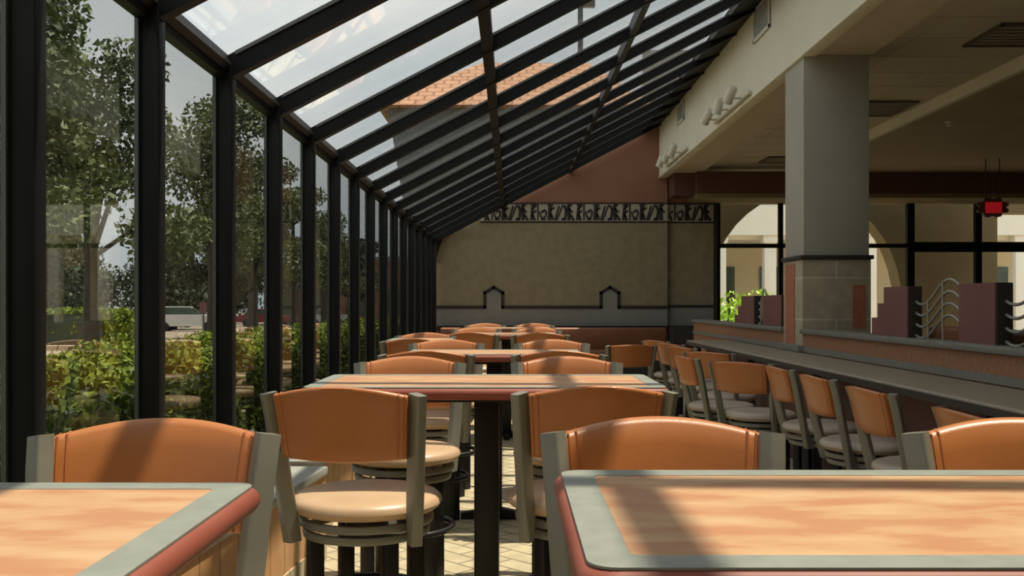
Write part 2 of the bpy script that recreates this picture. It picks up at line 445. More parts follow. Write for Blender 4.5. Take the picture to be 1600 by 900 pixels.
# column
pc = sgroup('column')
CX0, CX1, CY0, CY1 = 2.5, 3.09, 8.26, 8.84
bx('shaft', (CX0+.012,CY0+.012,1.62), (CX1-.012,CY1-.012,3.36), K['col'], pc, .006)
bx('dark_moulding', (CX0-.02,CY0-.02,1.60), (CX1+.02,CY1+.02,1.635), K['dark_line'], pc, .006)
bm = bmesh.new(); add_box(bm, (CX0,CY0,0), (CX1,CY1,1.60), .006)
st = obj('stone_facing', bm, K['stone'], pc)
bx('accent_tile', (2.93,CY0-.006,1.01), (3.04,CY0+.002,1.38), K['red_tile'], pc)
bx('accent_tile', (CX0-.006,CY0+.22,.86), (CX0+.002,CY0+.50,1.57), K['red_tile'], pc)
trim((CX0-.06,CY0-.06,.8015), (CX1-.02,CY0-.001,.86), K['cap'], .006)
trim((CX0-.06,CY0-.0005,.8015), (CX0-.001,CY1,.86), K['cap'], .006)
# knee wall in two runs + counter
def knee(y0, y1, nm):
    w = sgroup(nm)
    bx('panel_face', (2.5,y0,.0), (2.64,y1,.96), K['knee'], w)
    bx('cap', (2.47,y0,.96), (2.68,y1,1.0), K['cap'], w, .008)
    bx('riser', (2.485,y0,.805), (2.5,y1,.85), K['cap'], w)
knee(.6, CY0-.0005, 'wall_knee_near'); knee(CY1+.0005, 13.2, 'wall_knee_far')
ct = thing('dining_counter', 'long taupe dining counter running along the low orange wall', 'counter', (2.25,6,0))
bm = bmesh.new(); add_box(bm, (-.25,-4.4,.755), (.232,5.0,.80), .012, 3); obj('countertop', bm, K['counter'], ct)
bx('front_edge', (-.256,-4.4,.75), (-.246,5.0,.785), K['dark'], ct)
bx('apron', (-.05,-4.3,0), (-.02,4.9,.755), K['brown'], ct)
for y in (-4.2,-1.8,.6,2.4,4.8):
    bx('leg', (-.19,y-.03,0), (-.13,y+.03,.755), K['dark'], ct)

# stepped partition panels and wavy rails on the cap
def partition(y0, y1, step, label, zt=1.33):
    """y1 is the far end"""
    bm = bmesh.new()
    if step:
        L = y1-y0
        poly = [(y0,1.0),(y0,zt),(y1-.36*L,zt),(y1-.36*L,zt-.11),(y1-.18*L,zt-.11),(y1-.18*L,zt-.21),(y1,zt-.21),(y1,1.0)]
    else:
        poly = [(y0,1.0),(y0,zt),(y1,zt),(y1,1.0)]
    add_prism(bm, poly, lambda a,b: (2.54,a,b), lambda a,b: (2.63,a,b))
    t = thing('partition_panel', label, 'partition panel', (0,0,0), 0, 'maroon panels on the low wall')
    obj('panel', bm, K['maroon'], t, False)
    bx('end_strip', (2.545,y0-.012,1.0), (2.63,y0-.0005,zt-.002), K['dark'], t)
def wave_rail(y0, y1, label):
    t = thing('wave_railing', label, 'railing', (0,0,0), 0, 'wavy metal railings between the panels')
    L = y1-y0
    for j in range(4):
        pts = []
        for i in range(25):
            u = i/24                       # u=0 near end (hump) .. far end (trough)
            z = 1.075+.075*j - .004*j + .075*math.cos((u-.28)*2*math.pi*.85)
            pts.append((2.585, y0+.012+(L-.03)*u, z))
        bm = bmesh.new(); add_tube(bm, pts, .009, 8); obj('wave_bar', bm, K['steel'], t)
    for u in (.05,.42,.72):
        bm = bmesh.new(); zc = .075*math.cos((u-.28)*2*math.pi*.85)
        add_tube(bm, [(2.585,y0+L*u,1.0 if u > .1 else 1.0),(2.585,y0+L*u,1.075+.213+zc)], .007, 8); obj('upright_bar', bm, K['steel'], t)
partition(6.17, 6.78, True, 'maroon panel with stepped top just beyond the near side of the column')
wave_rail(5.47, 6.155, 'wavy metal railing between the stepped and the square maroon panels')
partition(5.05, 5.46, False, 'square maroon panel on the low wall between two wavy railings')
wave_rail(4.3, 5.035, 'wavy metal railing nearest to us, cut off by the picture edge')
partition(9.06, 9.72, False, 'dark square maroon panel seen just past the column in front of the arch', 1.30)
wave_rail(9.74, 10.06, 'short wavy railing between the two small panels before the arch')
partition(10.08, 10.95, True, 'small dark stepped panel in front of the bright arch opening', 1.30)
# booth behind the partition
t = thing('booth_bench', 'orange padded bench back showing through the wavy railings', 'booth', (3.0,5.3,0))
bm = bmesh.new(); add_box(bm, (-.28,-1.2,.42), (-.12,1.0,1.07), .03, 3); obj('backrest', bm, K['booth'], t)
bm = bmesh.new(); add_box(bm, (-.12,-1.2,.36), (.35,1.0,.47), .03, 3); obj('seat', bm, K['booth'], t)
bx('plinth', (-.26,-1.2,0), (.3,1.0,.36), K['dark'], t)
# booths at the far wall
def booth(x0, x1, y, label):
    t = thing('booth_bench', label, 'booth', ((x0+x1)/2,y,0)); h = (x1-x0)/2
    bm = bmesh.new(); add_box(bm, (-h,.28,.42), (h,.42,.815), .035, 3); obj('backrest', bm, K['booth'], t)
    bm = bmesh.new(); add_box(bm, (-h,-.2,.34), (h,.28,.46), .03, 3); obj('seat', bm, K['booth'], t)
    bx('plinth', (-h+.02,-.15,0), (h-.02,.4,.34), K['dark'], t)
booth(-1.2, 2.58, 15.7, 'long brown padded booth bench against the far mural wall')
booth(2.97, 3.42, 15.7, 'short brown booth bench right of the dark post by the arch')
bx_ = bx('booth_divider', (2.62,15.55,0), (2.93,16.1,.83), K['dark']); tag(bx_, 'dark square divider standing between the two far booths', 'divider')

# ------------------------------------------------------------------ glazed wall at the right rear, arch outside
gw = sgroup('window_90')
for x, w in ((3.53,.06),(4.6,.07),(6.82,.12),(7.98,.10)):
    bx('mullion', (x-w/2,YF+.1,0), (x+w/2,YF+.2,2.93), K['frame'], gw)
bx('transom', (3.5,YF+.1,2.17), (6.76,YF+.2,2.24), K['frame'], gw)
bx('transom', (6.88,YF+.1,2.10), (9.2,YF+.2,2.27), K['frame'], gw)
bx('sill', (3.5,YF+.1,0), (9.2,YF+.2,.35), K['frame'], gw)
for x0, x1 in ((3.56,4.56),(4.64,6.76),(6.88,7.93),(8.03,9.2)):
    bx('pane', (x0,YF+.15,.35), (x1,YF+.154,2.93), K['clear_glass'], gw)
wa = sgroup('wall_arcade')
ya, yb = 17.8, 18.25
def arch_pts(cx, hw, hz, n=20):
    return [(cx-hw*math.cos(math.pi*i/n), H+hz*math.sin(math.pi*i/n)) for i in range(n+1)]
A1 = arch_pts(5.43, 1.80, 2.06)
poly = [(2.6,-.1),(2.6,5.0),(11.5,5.0),(11.5,-.1),(10.6,-.1),(10.6,2.9),(9.0,2.9),(9.0,-.1),(A1[-1][0],-.1)] + list(reversed(A1)) + [(A1[0][0],-.1)]
bm = bmesh.new(); add_prism(bm, poly, lambda a,b: (a,ya,b), lambda a,b: (a,yb,b))
obj('arcade_wall', bm, K['arch'], wa, False)
# arcade building across the court
t = thing('arcade_building', 'pale two storey building with columns seen through the arch', 'building', (6,26,0))
bx('wall', (-2.2,2.5,-.1), (12,3.0,4.4), K['ext_wall'], t)
bx('balcony_band', (-2.2,-.3,3.05), (12,.1,3.85), K['ext_white'], t)
bx('balcony_floor', (-2.2,.1,2.95), (12,2.5,3.1), K['ext_white'], t)
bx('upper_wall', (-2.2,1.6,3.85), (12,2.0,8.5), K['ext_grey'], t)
for i in range(8):
    x = -1.75+i*1.35
    bm = bmesh.new(); add_box(bm, (x-.16,-.2,-.1), (x+.16,.1,3.05), .02); add_box(bm, (x-.2,-.24,2.85), (x+.2,.14,3.05), .01)
    obj('pillar', bm, K['ext_white'], t)
    wdw = bx('window', (x+.4,2.44,.4), (x+1.0,2.5,2.3), K['dark_glass'], t)
    bx('window', (x+.3,1.55,4.5), (x+.9,1.6,5.6), K['dark_glass'], t)

def leaves(name, pts, size, m, parent=None, jit=.6, seed=1):
    rng = np.random.default_rng(seed)
    n = len(pts)
    d = rng.normal(size=(n,3)); d /= np.linalg.norm(d,axis=1)[:,None]
    u = rng.normal(size=(n,3)); u -= (u*d).sum(1)[:,None]*d; u /= np.linalg.norm(u,axis=1)[:,None]
    v = np.cross(d,u)
    s = size*(1-jit/2+jit*rng.random(n))[:,None]
    a = pts-u*s*.5; b = pts+v*s*.28+d*s*.08; c = pts+u*s*.5; e = pts-v*s*.28+d*s*.08
    V = np.stack([a,b,c,e],1).reshape(-1,3)
    me = bpy.data.meshes.new(name)
    me.vertices.add(n*4); me.vertices.foreach_set('co', V.ravel())
    me.loops.add(n*4); me.loops.foreach_set('vertex_index', np.arange(n*4,dtype=np.int32))
    me.polygons.add(n); me.polygons.foreach_set('loop_start', np.arange(0,n*4,4,dtype=np.int32))
    me.polygons.foreach_set('loop_total', np.full(n,4,dtype=np.int32))
    me.update(calc_edges=True); me.materials.append(m)
    o = bpy.data.objects.new(name, me); C.objects.link(o)
    if parent: o.parent = parent
    return o

def blob_pts(rng, blobs, n):
    vol = np.array([b[3]*b[3]*b[4] for b in blobs]); pr = vol/vol.sum()
    idx = rng.choice(len(blobs), n, p=pr)
    d = rng.normal(size=(n,3)); d /= np.linalg.norm(d,axis=1)[:,None]
    r = rng.random(n)**.45
    B = np.array(blobs)[idx]
    return B[:,:3] + d*r[:,None]*np.stack([B[:,3],B[:,3],B[:,4]],1)

def shrub(x, y, r, h, label, m, seed):
    rng = np.random.default_rng(seed)
    t = thing('shrub', label, 'shrub', (x,y,-.1))
    leaves('foliage', blob_pts(rng, [(0,0,h*.55,r,h*.5),(r*.4,0,h*.4,r*.7,h*.4),(-r*.4,.1,h*.45,r*.7,h*.4)], 900), .13, m, t, seed=seed)
    bm = bmesh.new()
    for k in range(5):
        a = k*1.3; add_tube(bm, [(0.02*math.cos(a),.02*math.sin(a),0),(r*.5*math.cos(a),r*.5*math.sin(a),h*.7)], .012, 5)
    obj('stem', bm, K['bark'], t)
shrub(4.55, 19.6, .5, 1.5, 'lime green shrub at the foot of the bright arch, beside the mural wall', K['leaf_lime'], 11)
shrub(5.25, 20.3, .42, 1.6, 'lime green shrub glimpsed between the two small maroon panels', K['leaf_lime'], 12)

# ------------------------------------------------------------------ things on the fascia and ceiling
def track(y0, y1, heads, label):
    t = thing('track_light', label, 'track light', (XR-.012,(y0+y1)/2,3.42), 0, 'track lights on the cream fascia'); ym = (y0+y1)/2
    bx('rail', (-.035,y0-ym,-.02), (0,y1-ym,.02), K['white_metal'], t, .004)
    for y, tilt, yaw in heads:
        M = Matrix.Translation((-.15,y-ym,.03)) @ Matrix.Rotation(R(yaw),4,'Z') @ Matrix.Rotation(R(tilt),4,'Y') @ Matrix.Scale(.82,4)
        bm = bmesh.new()
        add_lathe(bm, [(.028,.13),(.05,.125),(.062,.09),(.062,-.06),(.068,-.085),(.068,-.10),(.058,-.10)], 20, M=M)
        hd = obj('spot_head', bm, K['white_metal'], t)
        bm = bmesh.new(); add_lathe(bm, [(.056,-.092),(.056,-.101),(.02,-.103)], 20, M=M); obj('lamp_face', bm, K['lamp_face'], hd)
        bm = bmesh.new(); add_tube(bm, [(-.02,y-ym,0),(-.10,y-ym,.0),(-.13,y-ym,.03)], .012, 8); obj('arm', bm, K['white_metal'], hd)
track(10.0, 11.7, [(11.5,50,-70),(10.9,20,-60),(10.3,42,-70)], 'three cream spotlights on a rail beside the column top')
track(13.6, 15.4, [(15.1,30,-60),(14.55,45,-70),(14.0,40,-70)], 'three cream spotlights on a rail near the far end of the fascia')
def grille(loc, lo, hi, axis, label, frame_m=None):
    t = thing('air_vent', label, 'vent', loc, 0, 'air vents in fascia and ceiling')
    frame_m = frame_m or K['white_metal']
    (x0,y0,z0),(x1,y1,z1) = lo, hi
    bx('backing', lo, hi, K['vent_dark'] if axis == 'z' else K['vent'], t)
    bm = bmesh.new(); w = .03
    if axis == 'x':
        for a,b,c,d in ((y0,y0+w,z0,z1),(y1-w,y1,z0,z1),(y0,y1,z0,z0+w),(y0,y1,z1-w,z1)): add_box(bm, (x0-.012,a,c), (x0-.0005,b,d))
        obj('frame', bm, frame_m, t)
        bm = bmesh.new(); n = 9
        for i in range(1,n): add_box(bm, (x0-.008,y0+w,z0+(z1-z0)*i/n-.006), (x0-.0006,y1-w,z0+(z1-z0)*i/n+.006))
        obj('louvers', bm, K['vent'], t)
    else:
        for a,b,c,d in ((x0,x0+w,y0,y1),(x1-w,x1,y0,y1),(x0,x1,y0,y0+w),(x0,x1,y1-w,y1)): add_box(bm, (a,c,z0-.010), (b,d,z0-.0005))
        obj('frame', bm, frame_m, t)
        bm = bmesh.new(); n = 7
        for i in range(1,n): add_box(bm, (x0+w,y0+(y1-y0)*i/n-.015,z0-.007), (x1-w,y0+(y1-y0)*i/n+.015,z0-.0006))
        obj('louvers', bm, K['ceiling_low'], t)
grille((XR,9.57,4.08), (-.012,-.31,-.19), (-.0005,.31,.16), 'x', 'grey wall vent high on the cream fascia above the column')
grille((XR,14.15,4.03), (-.012,-.27,-.14), (-.0005,.27,.14), 'x', 'small grey wall vent on the fascia above the spotlights')
grille((4.2,7.98,3.4565), (-.3,-.33,-.012), (.3,.33,-.0005), 'z', 'large dark ceiling vent nearest to us, right of the column', K['vent_dark'])
grille((4.2,11.0,3.4565), (-.3,-.4,-.012), (.3,.4,-.0005), 'z', 'dark ceiling vent peeking out beside the column, middle of three', K['vent_dark'])
grille((4.2,14.9,3.4565), (-.3,-.3,-.012), (.3,.3,-.0005), 'z', 'dark ceiling vent in front of the red-brown header', K['vent_dark'])
t = thing('ceiling_sprinkler', 'small white ceiling sprinkler on the dark dropped ceiling', 'sprinkler', (5.1,11.2,3.34))
bm = bmesh.new(); add_lathe(bm, [(.05,-.0005),(.05,-.01),(.02,-.014),(.015,-.04)], 16); obj('escutcheon', bm, K['white_metal'], t)
bm = bmesh.new(); add_lathe(bm, [(.03,-.042),(.03,-.048),(.01,-.05)], 12); obj('deflector', bm, K['white_metal'], t)
# red sign
t = thing('red_sign', 'glowing red sign with a ragged dark scalloped surround hanging under the header', 'sign', (7.02,14.0,2.62))
bm = bmesh.new(); pts = []
for i in range(24):
    a = 2*math.pi*i/24; rr = 1.0 if i%3 else .78
    pts.append((.24*rr*math.cos(a), .15*rr*math.sin(a)))
add_prism(bm, pts, lambda a,b: (a,0,b), lambda a,b: (a,.05,b)); obj('surround', bm, K['brown'], t, False)
bm = bmesh.new(); add_box(bm, (-.12,-.02,-.085), (.12,-.0005,.075), .008); obj('glowing_face', bm, K['red_glow'], t)
bm = bmesh.new(); add_tube(bm, [(-.1,.025,.12),(-.1,.025,.72)], .008, 6); add_tube(bm, [(.1,.025,.12),(.1,.025,.72)], .008, 6); obj('hanger', bm, K['dark'], t)

# ------------------------------------------------------------------ tables
TZ = H-.275
def make_table(w, d, label, loc):
    t = thing('dining_table', label, 'table', loc, 0, 'orange topped tables in the glass room')
    x, y = w/2, d/2
    bm = bmesh.new(); rings = []
    for i in range(9):                                   # bullnose edge
        a = R(-90+180*i/8); off = .020*(1-math.cos(a)); z = TZ-.022+.020*math.sin(a)
        rings.append([(p[0],p[1],z) for p in rrect(-x+off,-y+off,x-off,y-off,.04-off*.5)])
    add_loft(bm, rings); obj('edge_band', bm, K['edge'], t)
    bm = bmesh.new()
    o_ = rrect(-x+.012,-y+.012,x-.012,y-.012,.032); i_ = rrect(-x+.062,-y+.062,x-.062,y-.062,.012)
    vo = [bm.verts.new((*p,TZ)) for p in o_]; vi = [bm.verts.new((*p,TZ)) for p in i_]
    vb = [bm.verts.new((*p,TZ-.003)) for p in o_]; vj = [bm.verts.new((*p,TZ-.003)) for p in i_]
    n = len(vo)
    for k in range(n):
        j = (k+1)%n
        bm.faces.new((vo[k],vo[j],vi[j],vi[k])); bm.faces.new((vb[k],vb[j],vo[j],vo[k])); bm.faces.new((vi[k],vi[j],vj[j],vj[k]))
    obj('border', bm, K['border'], t, False)
    bm = bmesh.new(); add_prism(bm, rrect(-x+.0625,-y+.0625,x-.0625,y-.0625,.012), lambda a,b: (a,b,TZ-.003), lambda a,b: (a,b,TZ-.0007))
    obj('inlay', bm, K['inlay'], t, False)
    bm = bmesh.new(); add_box(bm, (-.044,-.044,.04), (.044,.044,TZ-.058), .008); obj('pedestal', bm, K['black'], t)
    bm = bmesh.new(); add_box(bm, (-.2,-.2,TZ-.058), (.2,.2,TZ-.042)); obj('mounting_plate', bm, K['black'], t)
    for a in range(4):
        M = Matrix.Rotation(R(90*a),4,'Z')
        bm = bmesh.new(); add_loft(bm, [[M @ Vector(p) for p in r] for r in
            [[(.0,-.03,.0),(.0,.03,.0),(.0,.03,.07),(.0,-.03,.07)],[(.19,-.025,0),(.19,.025,0),(.19,.025,.03),(.19,-.025,.03)]]])
        obj('foot', bm, K['black'], t, False)
    return t
make_table(.76, .61, 'two-seat orange table with red edge by the window, nearest to us', (-.38-.38,1.181,0))
make_table(1.22, .61, 'nearest orange table on the aisle side, corner shaded by a dark stripe', (.068+.61,1.292,0))
make_table(1.22, .61, 'second orange table down the room, on a thick black post', (-.09,3.43,0))
make_table(1.0, .58, 'third orange table, seen between the backs of the bar stools', (-.10,5.45,0))
make_table(.50, .58, 'small two-seat table by the window beyond the third table', (-.70,7.36,0))
make_table(.92, .61, 'fourth table in the middle row, a thin strip of top showing', (-.05,8.75,0))
make_table(.92, .61, 'farthest table of the middle row before the long booth', (-.02,10.8,0))

# ------------------------------------------------------------------ seats
def make_seat(name, label, cat, seat_z, ring, cushion, top=.35, bow=.028):
    t = thing(name, label, cat)
    sz = seat_z
    bm = bmesh.new()
    add_lathe(bm, [(.05,sz-.060),(.205,sz-.060),(.224,sz-.056),(.238,sz-.046),(.245,sz-.034),(.243,sz-.021),(.232,sz-.010),(.212,sz-.003),(.17,sz),(.08,sz+.003),(.02,sz+.004)], 48)
    obj('seat', bm, K[cushion], t)
    for zz, rr in ((sz-.085,.208),(sz-.122,.196)):
        bm = bmesh.new(); N = 40
        add_loft(bm, [[((rr+dr)*math.cos(2*math.pi*k/N), (rr+dr)*math.sin(2*math.pi*k/N), zz+dz) for dr,dz in ((-.008,-.012),(.008,-.012),(.011,0),(.008,.012),(-.008,.012))] for k in range(N)], False, True)
        obj('seat_ring', bm, K['grey_metal'], t)
    bm = bmesh.new(); add_lathe(bm, [(.06,sz-.15),(.07,sz-.145),(.07,sz-.066),(.12,sz-.0645),(.12,sz-.0605)], 24); obj('swivel_plate', bm, K['black'], t)
    # blade-like uprights, turned inward and splayed
    for s in (-1,1):
        rings = []
        for i in range(9):
            u = i/8; z = sz-.135+(top-.010+.135)*u
            cx = s*(.196+.034*u**1.2); cy = -.155-.085*u - .012*math.sin(u*math.pi) - .03*u**4
            a = R(90+s*(52 if u > .3 else 25+90*u))      # depth axis direction
            dx, dy = math.cos(a), math.sin(a); px, py = -dy, dx
            hd = .026-.002*u; ht = .019
            sec = []
            for k in range(20):
                q = 2*math.pi*(k+.5)/20; c_, s_ = math.cos(q), math.sin(q)
                c2 = math.copysign(abs(c_)**.3,c_)*hd; s2 = math.copysign(abs(s_)**.3,s_)*ht
                sec.append((cx+dx*c2+px*s2, cy+dy*c2+py*s2, z + (.004*(c2/hd) if i == 8 else 0)))
            rings.append(sec)
        bm = bmesh.new(); add_loft(bm, rings); obj('upright', bm, K['grey_metal'], t)
    # padded back: bowed top, curved in plan, reclined
    NU, NV = 22, 5
    def back_surf(u, z):
        """centre line of the pad at u in -1..1 and height z"""
        tt = (z-(sz-.135))/(top+.13)
        w = .174+.031*max(0,tt)**1.2
        return u*w, -.172-.085*tt-.012*math.sin(min(1,tt)*math.pi)-.03*tt**4-.036*(1-u*u)
    zb = lambda u: sz+.142-.010*(1-u*u)
    ztop = lambda u: sz+top-.012+bow*(1-u*u)**1.1
    bm = bmesh.new(); rings = []
    for i in range(NU+1):
        u = -1+2*i/NU; z0, z1 = zb(u), ztop(u); th = .017
        prof = []
        def pt(z, off):
            x, y = back_surf(u, z); return (x, y+off, z)
        for j in range(NV+1): prof.append(pt(z0+.012+(z1-z0-.024)*j/NV, th))      # front up
        prof += [pt(z1-.004, th*.75), pt(z1, th*.2), pt(z1, -th*.3), pt(z1-.004, -th*.75)]
        for j in range(NV+1): prof.append(pt(z1-.012-(z1-z0-.024)*j/NV, -th))
        prof += [pt(z0+.004, -th*.7), pt(z0, 0), pt(z0+.004, th*.7)]
        rings.append(prof)
    add_loft(bm, rings); b = obj('backrest', bm, K['vinyl'], t, True, 50)
    for u in (-.965,-.88,.88,.965):
        bm = bmesh.new(); pts = []
        z0, z1 = zb(u)+.006, ztop(u)-.004
        for j in range(7):
            z = z0+(z1-z0)*j/6; x, y = back_surf(u, z); pts.append((x, y+.0165, z))
        x, y = back_surf(u, ztop(u)); pts.append((x, y, ztop(u)))
        for j in range(7):
            z = z1-(z1-z0)*j/6; x, y = back_surf(u, z); pts.append((x, y-.0165, z))
        add_tube(bm, pts, .0028, 6); obj('piping', bm, K['vinyl_seam'], b)
    for k in range(4):
        a = R(90*k-51); x, y = .176*math.cos(a), .176*math.sin(a)
        bm = bmesh.new(); M = Matrix.Translation((x,y,0)) @ Matrix.Rotation(a,4,'Z')
        add_box(bm, (-.023,-.023,0), (.023,.023,sz-.125), .004, 2, M=M); obj('leg', bm, K['black'], t)
    if ring:
        bm = bmesh.new(); add_tube(bm, [(.211*math.cos(2*math.pi*k/40),.211*math.sin(2*math.pi*k/40),.27) for k in range(40)], .013, 10, True)
        obj('foot_ring', bm, K['black'], t)
    return t

stool = make_seat('bar_stool', '', 'bar stool', .61, True, 'cream')
counter_chair = make_seat('dining_chair', '', 'chair', .475, False, 'taupe', .35, .014)
first = {'s': True, 'c': True}
def place(kind, xb, yb, rz, label, group):
    """xb,yb: middle of the backrest top; rz: facing (0 = +Y)"""
    src = stool if kind == 's' else counter_chair
    ox, oy = -math.sin(rz)*.25, math.cos(rz)*.25
    loc = (xb+ox, yb+oy, 0)
    if first[kind]:
        first[kind] = False; src.location = loc; src.rotation_euler = (0,0,rz); src['label'] = label; src['group'] = group
        return src
    return dup(src, loc, rz, label, group)
G = 'bar stools around the orange tables'
PI = math.pi
place('s', -.735, 1.96, PI+R(3), 'stool facing us behind the nearest window table, sun and shade on its orange back', G)
place('s', .315, 1.99, PI, 'stool facing us behind the nearest aisle table, beside that table\'s rounded corner', G)
place('s', 1.07, 1.97, PI-R(4), 'stool facing us behind the nearest aisle table, cut by the picture edge', G)
place('s', -.505, 2.89, R(-7), 'stool seen from behind at the second table, its round cream seat fully showing', G)
place('s', .25, 2.93, R(5), 'stool seen from behind at the second table, on the aisle side of the post', G)
place('s', -.465, 4.36, PI, 'stool facing us across the second table, on the window side', G)
place('s', .25, 4.36, PI, 'stool facing us across the second table, a dark stripe on its back', G)
place('s', -.45, 5.05, R(2), 'stool seen from behind at the third table, on the window side', G)
place('s', .25, 5.05, 0, 'stool seen from behind at the third table, on the aisle side', G)
place('s', -.44, 6.45, PI, 'stool facing us across the third table, on the window side', G)
place('s', .27, 6.45, PI, 'stool facing us across the third table, on the aisle side', G)
place('s', -.68, 6.78, R(0), 'shaded stool seen from behind beside the window mullions, at the small table', G)
place('s', -.72, 7.98, PI, 'stool facing us across the small two-seat table by the window', G)
place('s', -.36, 8.26, 0, 'stool seen from behind at the fourth table, on the window side', G)
place('s', .24, 8.14, 0, 'stool seen from behind at the fourth table, on the aisle side', G)
place('s', -.36, 9.7, PI, 'stool facing us across the fourth table, on the window side', G)
place('s', .25, 9.7, PI, 'stool facing us across the fourth table, on the aisle side', G)
place('s', -.36, 10.2, 0, 'stool seen from behind at the farthest table, on the window side', G)
place('s', .25, 10.2, 0, 'stool seen from behind at the farthest table, on the aisle side', G)
place('s', .27, 11.75, PI, 'stool facing us across the farthest table, on the aisle side', G)
place('s', -.33, 11.75, PI, 'stool facing us across the farthest table, on the window side', G)
G = 'low chairs along the dining counter'
E = -PI/2
place('c', 1.70, 3.55, E, 'low chair at the counter, only its orange back corner above the nearest stool', G)
place('c', 1.70, 4.50, E+R(3), 'low chair at the counter, the nearest whole orange back showing', G)
place('c', 1.70, 5.28, E+R(2), 'low chair at the counter, second whole orange back from us', G)
place('c', 1.70, 6.02, E+R(2), 'low chair at the counter in front of the column, third whole back from us', G)
place('c', 1.56, 6.52, E+R(46), 'low chair turned half away at the counter, its wide orange back showing', G)
place('c', 1.33, 7.20, E+R(8), 'low chair pulled well back from the counter, before the darker turned one', G)
place('c', 1.62, 7.85, E+R(45), 'shaded low chair turned half away at the counter, dark red back', G)
place('c', 1.57, 8.8, E+R(22), 'low chair at the counter, third back from the far booth end', G)
place('c', 1.58, 9.5, E+R(24), 'low chair at the counter, second back from the far booth end', G)
place('c', 1.56, 10.3, E+R(26), 'low chair at the counter nearest to the far booth', G)
place('c', 1.14, 9.2, R(8), 'low chair with its back to us standing alone before the far booth', 'lone chair')

# ------------------------------------------------------------------ outdoors
bm = bmesh.new()
rows = [(-20,-.12),(12,-.12),(70,-.7),(220,-.7)]
g0 = [bm.verts.new((-120,y,z)) for y,z in rows]; g1 = [bm.verts.new((60,y,z)) for y,z in rows]
for i in range(3): bm.faces.new((g0[i],g1[i],g1[i+1],g0[i+1]))
o = obj('ground', bm, K['asphalt'], None, False); struct(o)
def zg(y): return -.12 if y < 12 else (-.12-.58*(y-12)/58 if y < 70 else -.7)
bm = bmesh.new(); v = [bm.verts.new(p) for p in ((-7.2,-6,-.10),(-1.36,-6,-.10),(-1.36,12,-.10),(-7.2,12,-.10))]; bm.faces.new(v)
v2 = [bm.verts.new(p) for p in ((-7.2,12,-.10),(-1.36,12,-.10),(-1.36,40,-.38),(-7.2,40,-.38))]; bm.faces.new(v2)
o = obj('lawn', bm, K['grass'], None, False); struct(o)
for x0, x1, y0, y1 in ((-7.5,-7.2,-6,11.9),(-26,-8.8,31.0,31.5),(-16,-9.5,37,37.6)):
    zz = zg((y0+y1)/2)
    o = bx('curb', (x0,y0,zz-.05), (x1,y1,zz+.16), K['curb']); struct(o)
# hedge along the glass
rng = np.random.default_rng(5)
def hedge_pts(n, x0, x1, y0, y1, z0, z1):
    p = rng.random((n,3)); face = rng.random(n)
    P = np.stack([x0+(x1-x0)*p[:,0], y0+(y1-y0)*p[:,1], z0+(z1-z0)*p[:,2]],1)
    e = rng.normal(0,.035,n)
    top = face < .45; side = (face >= .45) & (face < .85)
    P[top,2] = z1+e[top]*.7+.03*np.sin(P[top,1]*5)+.02*np.sin(P[top,0]*9+P[top,1]*3)
    P[side,0] = x1+e[side]*1.4+.05*np.sin(P[side,1]*6+P[side,2]*5)
    return P
def hedge(label, x0, x1, y0, y1, z1, n, seed, sz=.075):
    t = thing('hedge', label, 'hedge', (0,0,0), 0)
    z0 = zg((y0+y1)/2)
    leaves('foliage', hedge_pts(n, x0, x1, y0, y1, z0, z1), sz, K['leaf_hedge'], t, seed=seed)
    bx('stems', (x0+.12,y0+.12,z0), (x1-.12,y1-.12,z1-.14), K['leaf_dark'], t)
hedge('long clipped green hedge growing right outside the tinted glass', -3.0, -1.85, 2.2, 17, .87, 60000, 5, .05)
hedge('low clipped hedge beyond the parking curb, between the tree trunks', -17.0, -14.2, 33.5, 36.0, .95, 6000, 6, .16)

def tree(x, y, h, cr, label, m, seed, n=9000, ls=.15, lean=0):
    z = zg(y); rg = np.random.default_rng(seed); rr = random.Random(seed)
    t = thing('tree', label, 'tree', (x,y,z), 0, 'trees beyond the hedge')
    th = h*.42
    bm = bmesh.new(); add_tube(bm, [(0,0,0),(.05*lean,0,th*.4),(.12*lean,.05,th),(.2*lean,0,h*.75)], [.20,.15,.12,.05], 10); obj('trunk', bm, K['bark'], t)
    blobs = []
    bm = bmesh.new()
    for k in range(9):
        a = k*2.4+rr.random(); q = cr*(.25+.6*rr.random()); zz = h*(.42+.5*(k/8))
        sc = 1-.45*(k/8)
        bxp = (q*sc*math.cos(a), q*sc*math.sin(a), zz)
        blobs.append((*bxp, cr*(.30+.24*rr.random()), cr*(.20+.16*rr.random())))
        add_tube(bm, [(.1*lean,0,th*.8),(bxp[0]*.5,bxp[1]*.5,(zz+th)/2),bxp], [.06,.04,.015], 6)
    obj('branches', bm, K['bark'], t)
    leaves('foliage', blob_pts(rg, blobs, n), ls, m, t, seed=seed)
tree(-8.6, 19.6, 6.9, 2.3, 'tall airy tree outside the nearest whole pane, top against the sky', K['leaf_tree'], 21)
tree(-8.1, 26.0, 7.2, 2.2, 'tree with thin upper branches filling the second whole pane', K['leaf_tree'], 22)
tree(-8.8, 32.5, 6.6, 2.1, 'bushy tree filling the third whole pane', K['leaf_tree'], 23)
tree(-9.0, 39.5, 6.6, 2.0, 'tree in the narrow fourth pane, crown ending below the sky', K['leaf_tree'], 24)
tree(-9.2, 47.0, 6.2, 2.0, 'small tree beside the red brick building in the fifth pane', K['leaf_tree'], 25)
tree(-19.6, 38.5, 6.6, 3.0, 'dark round tree behind the tall airy tree', K['leaf_dark'], 26, 7000, .24)
tree(-24.5, 45.0, 7.5, 3.2, 'dark spreading tree behind the leading post', K['leaf_dark'], 27, 7000, .24)
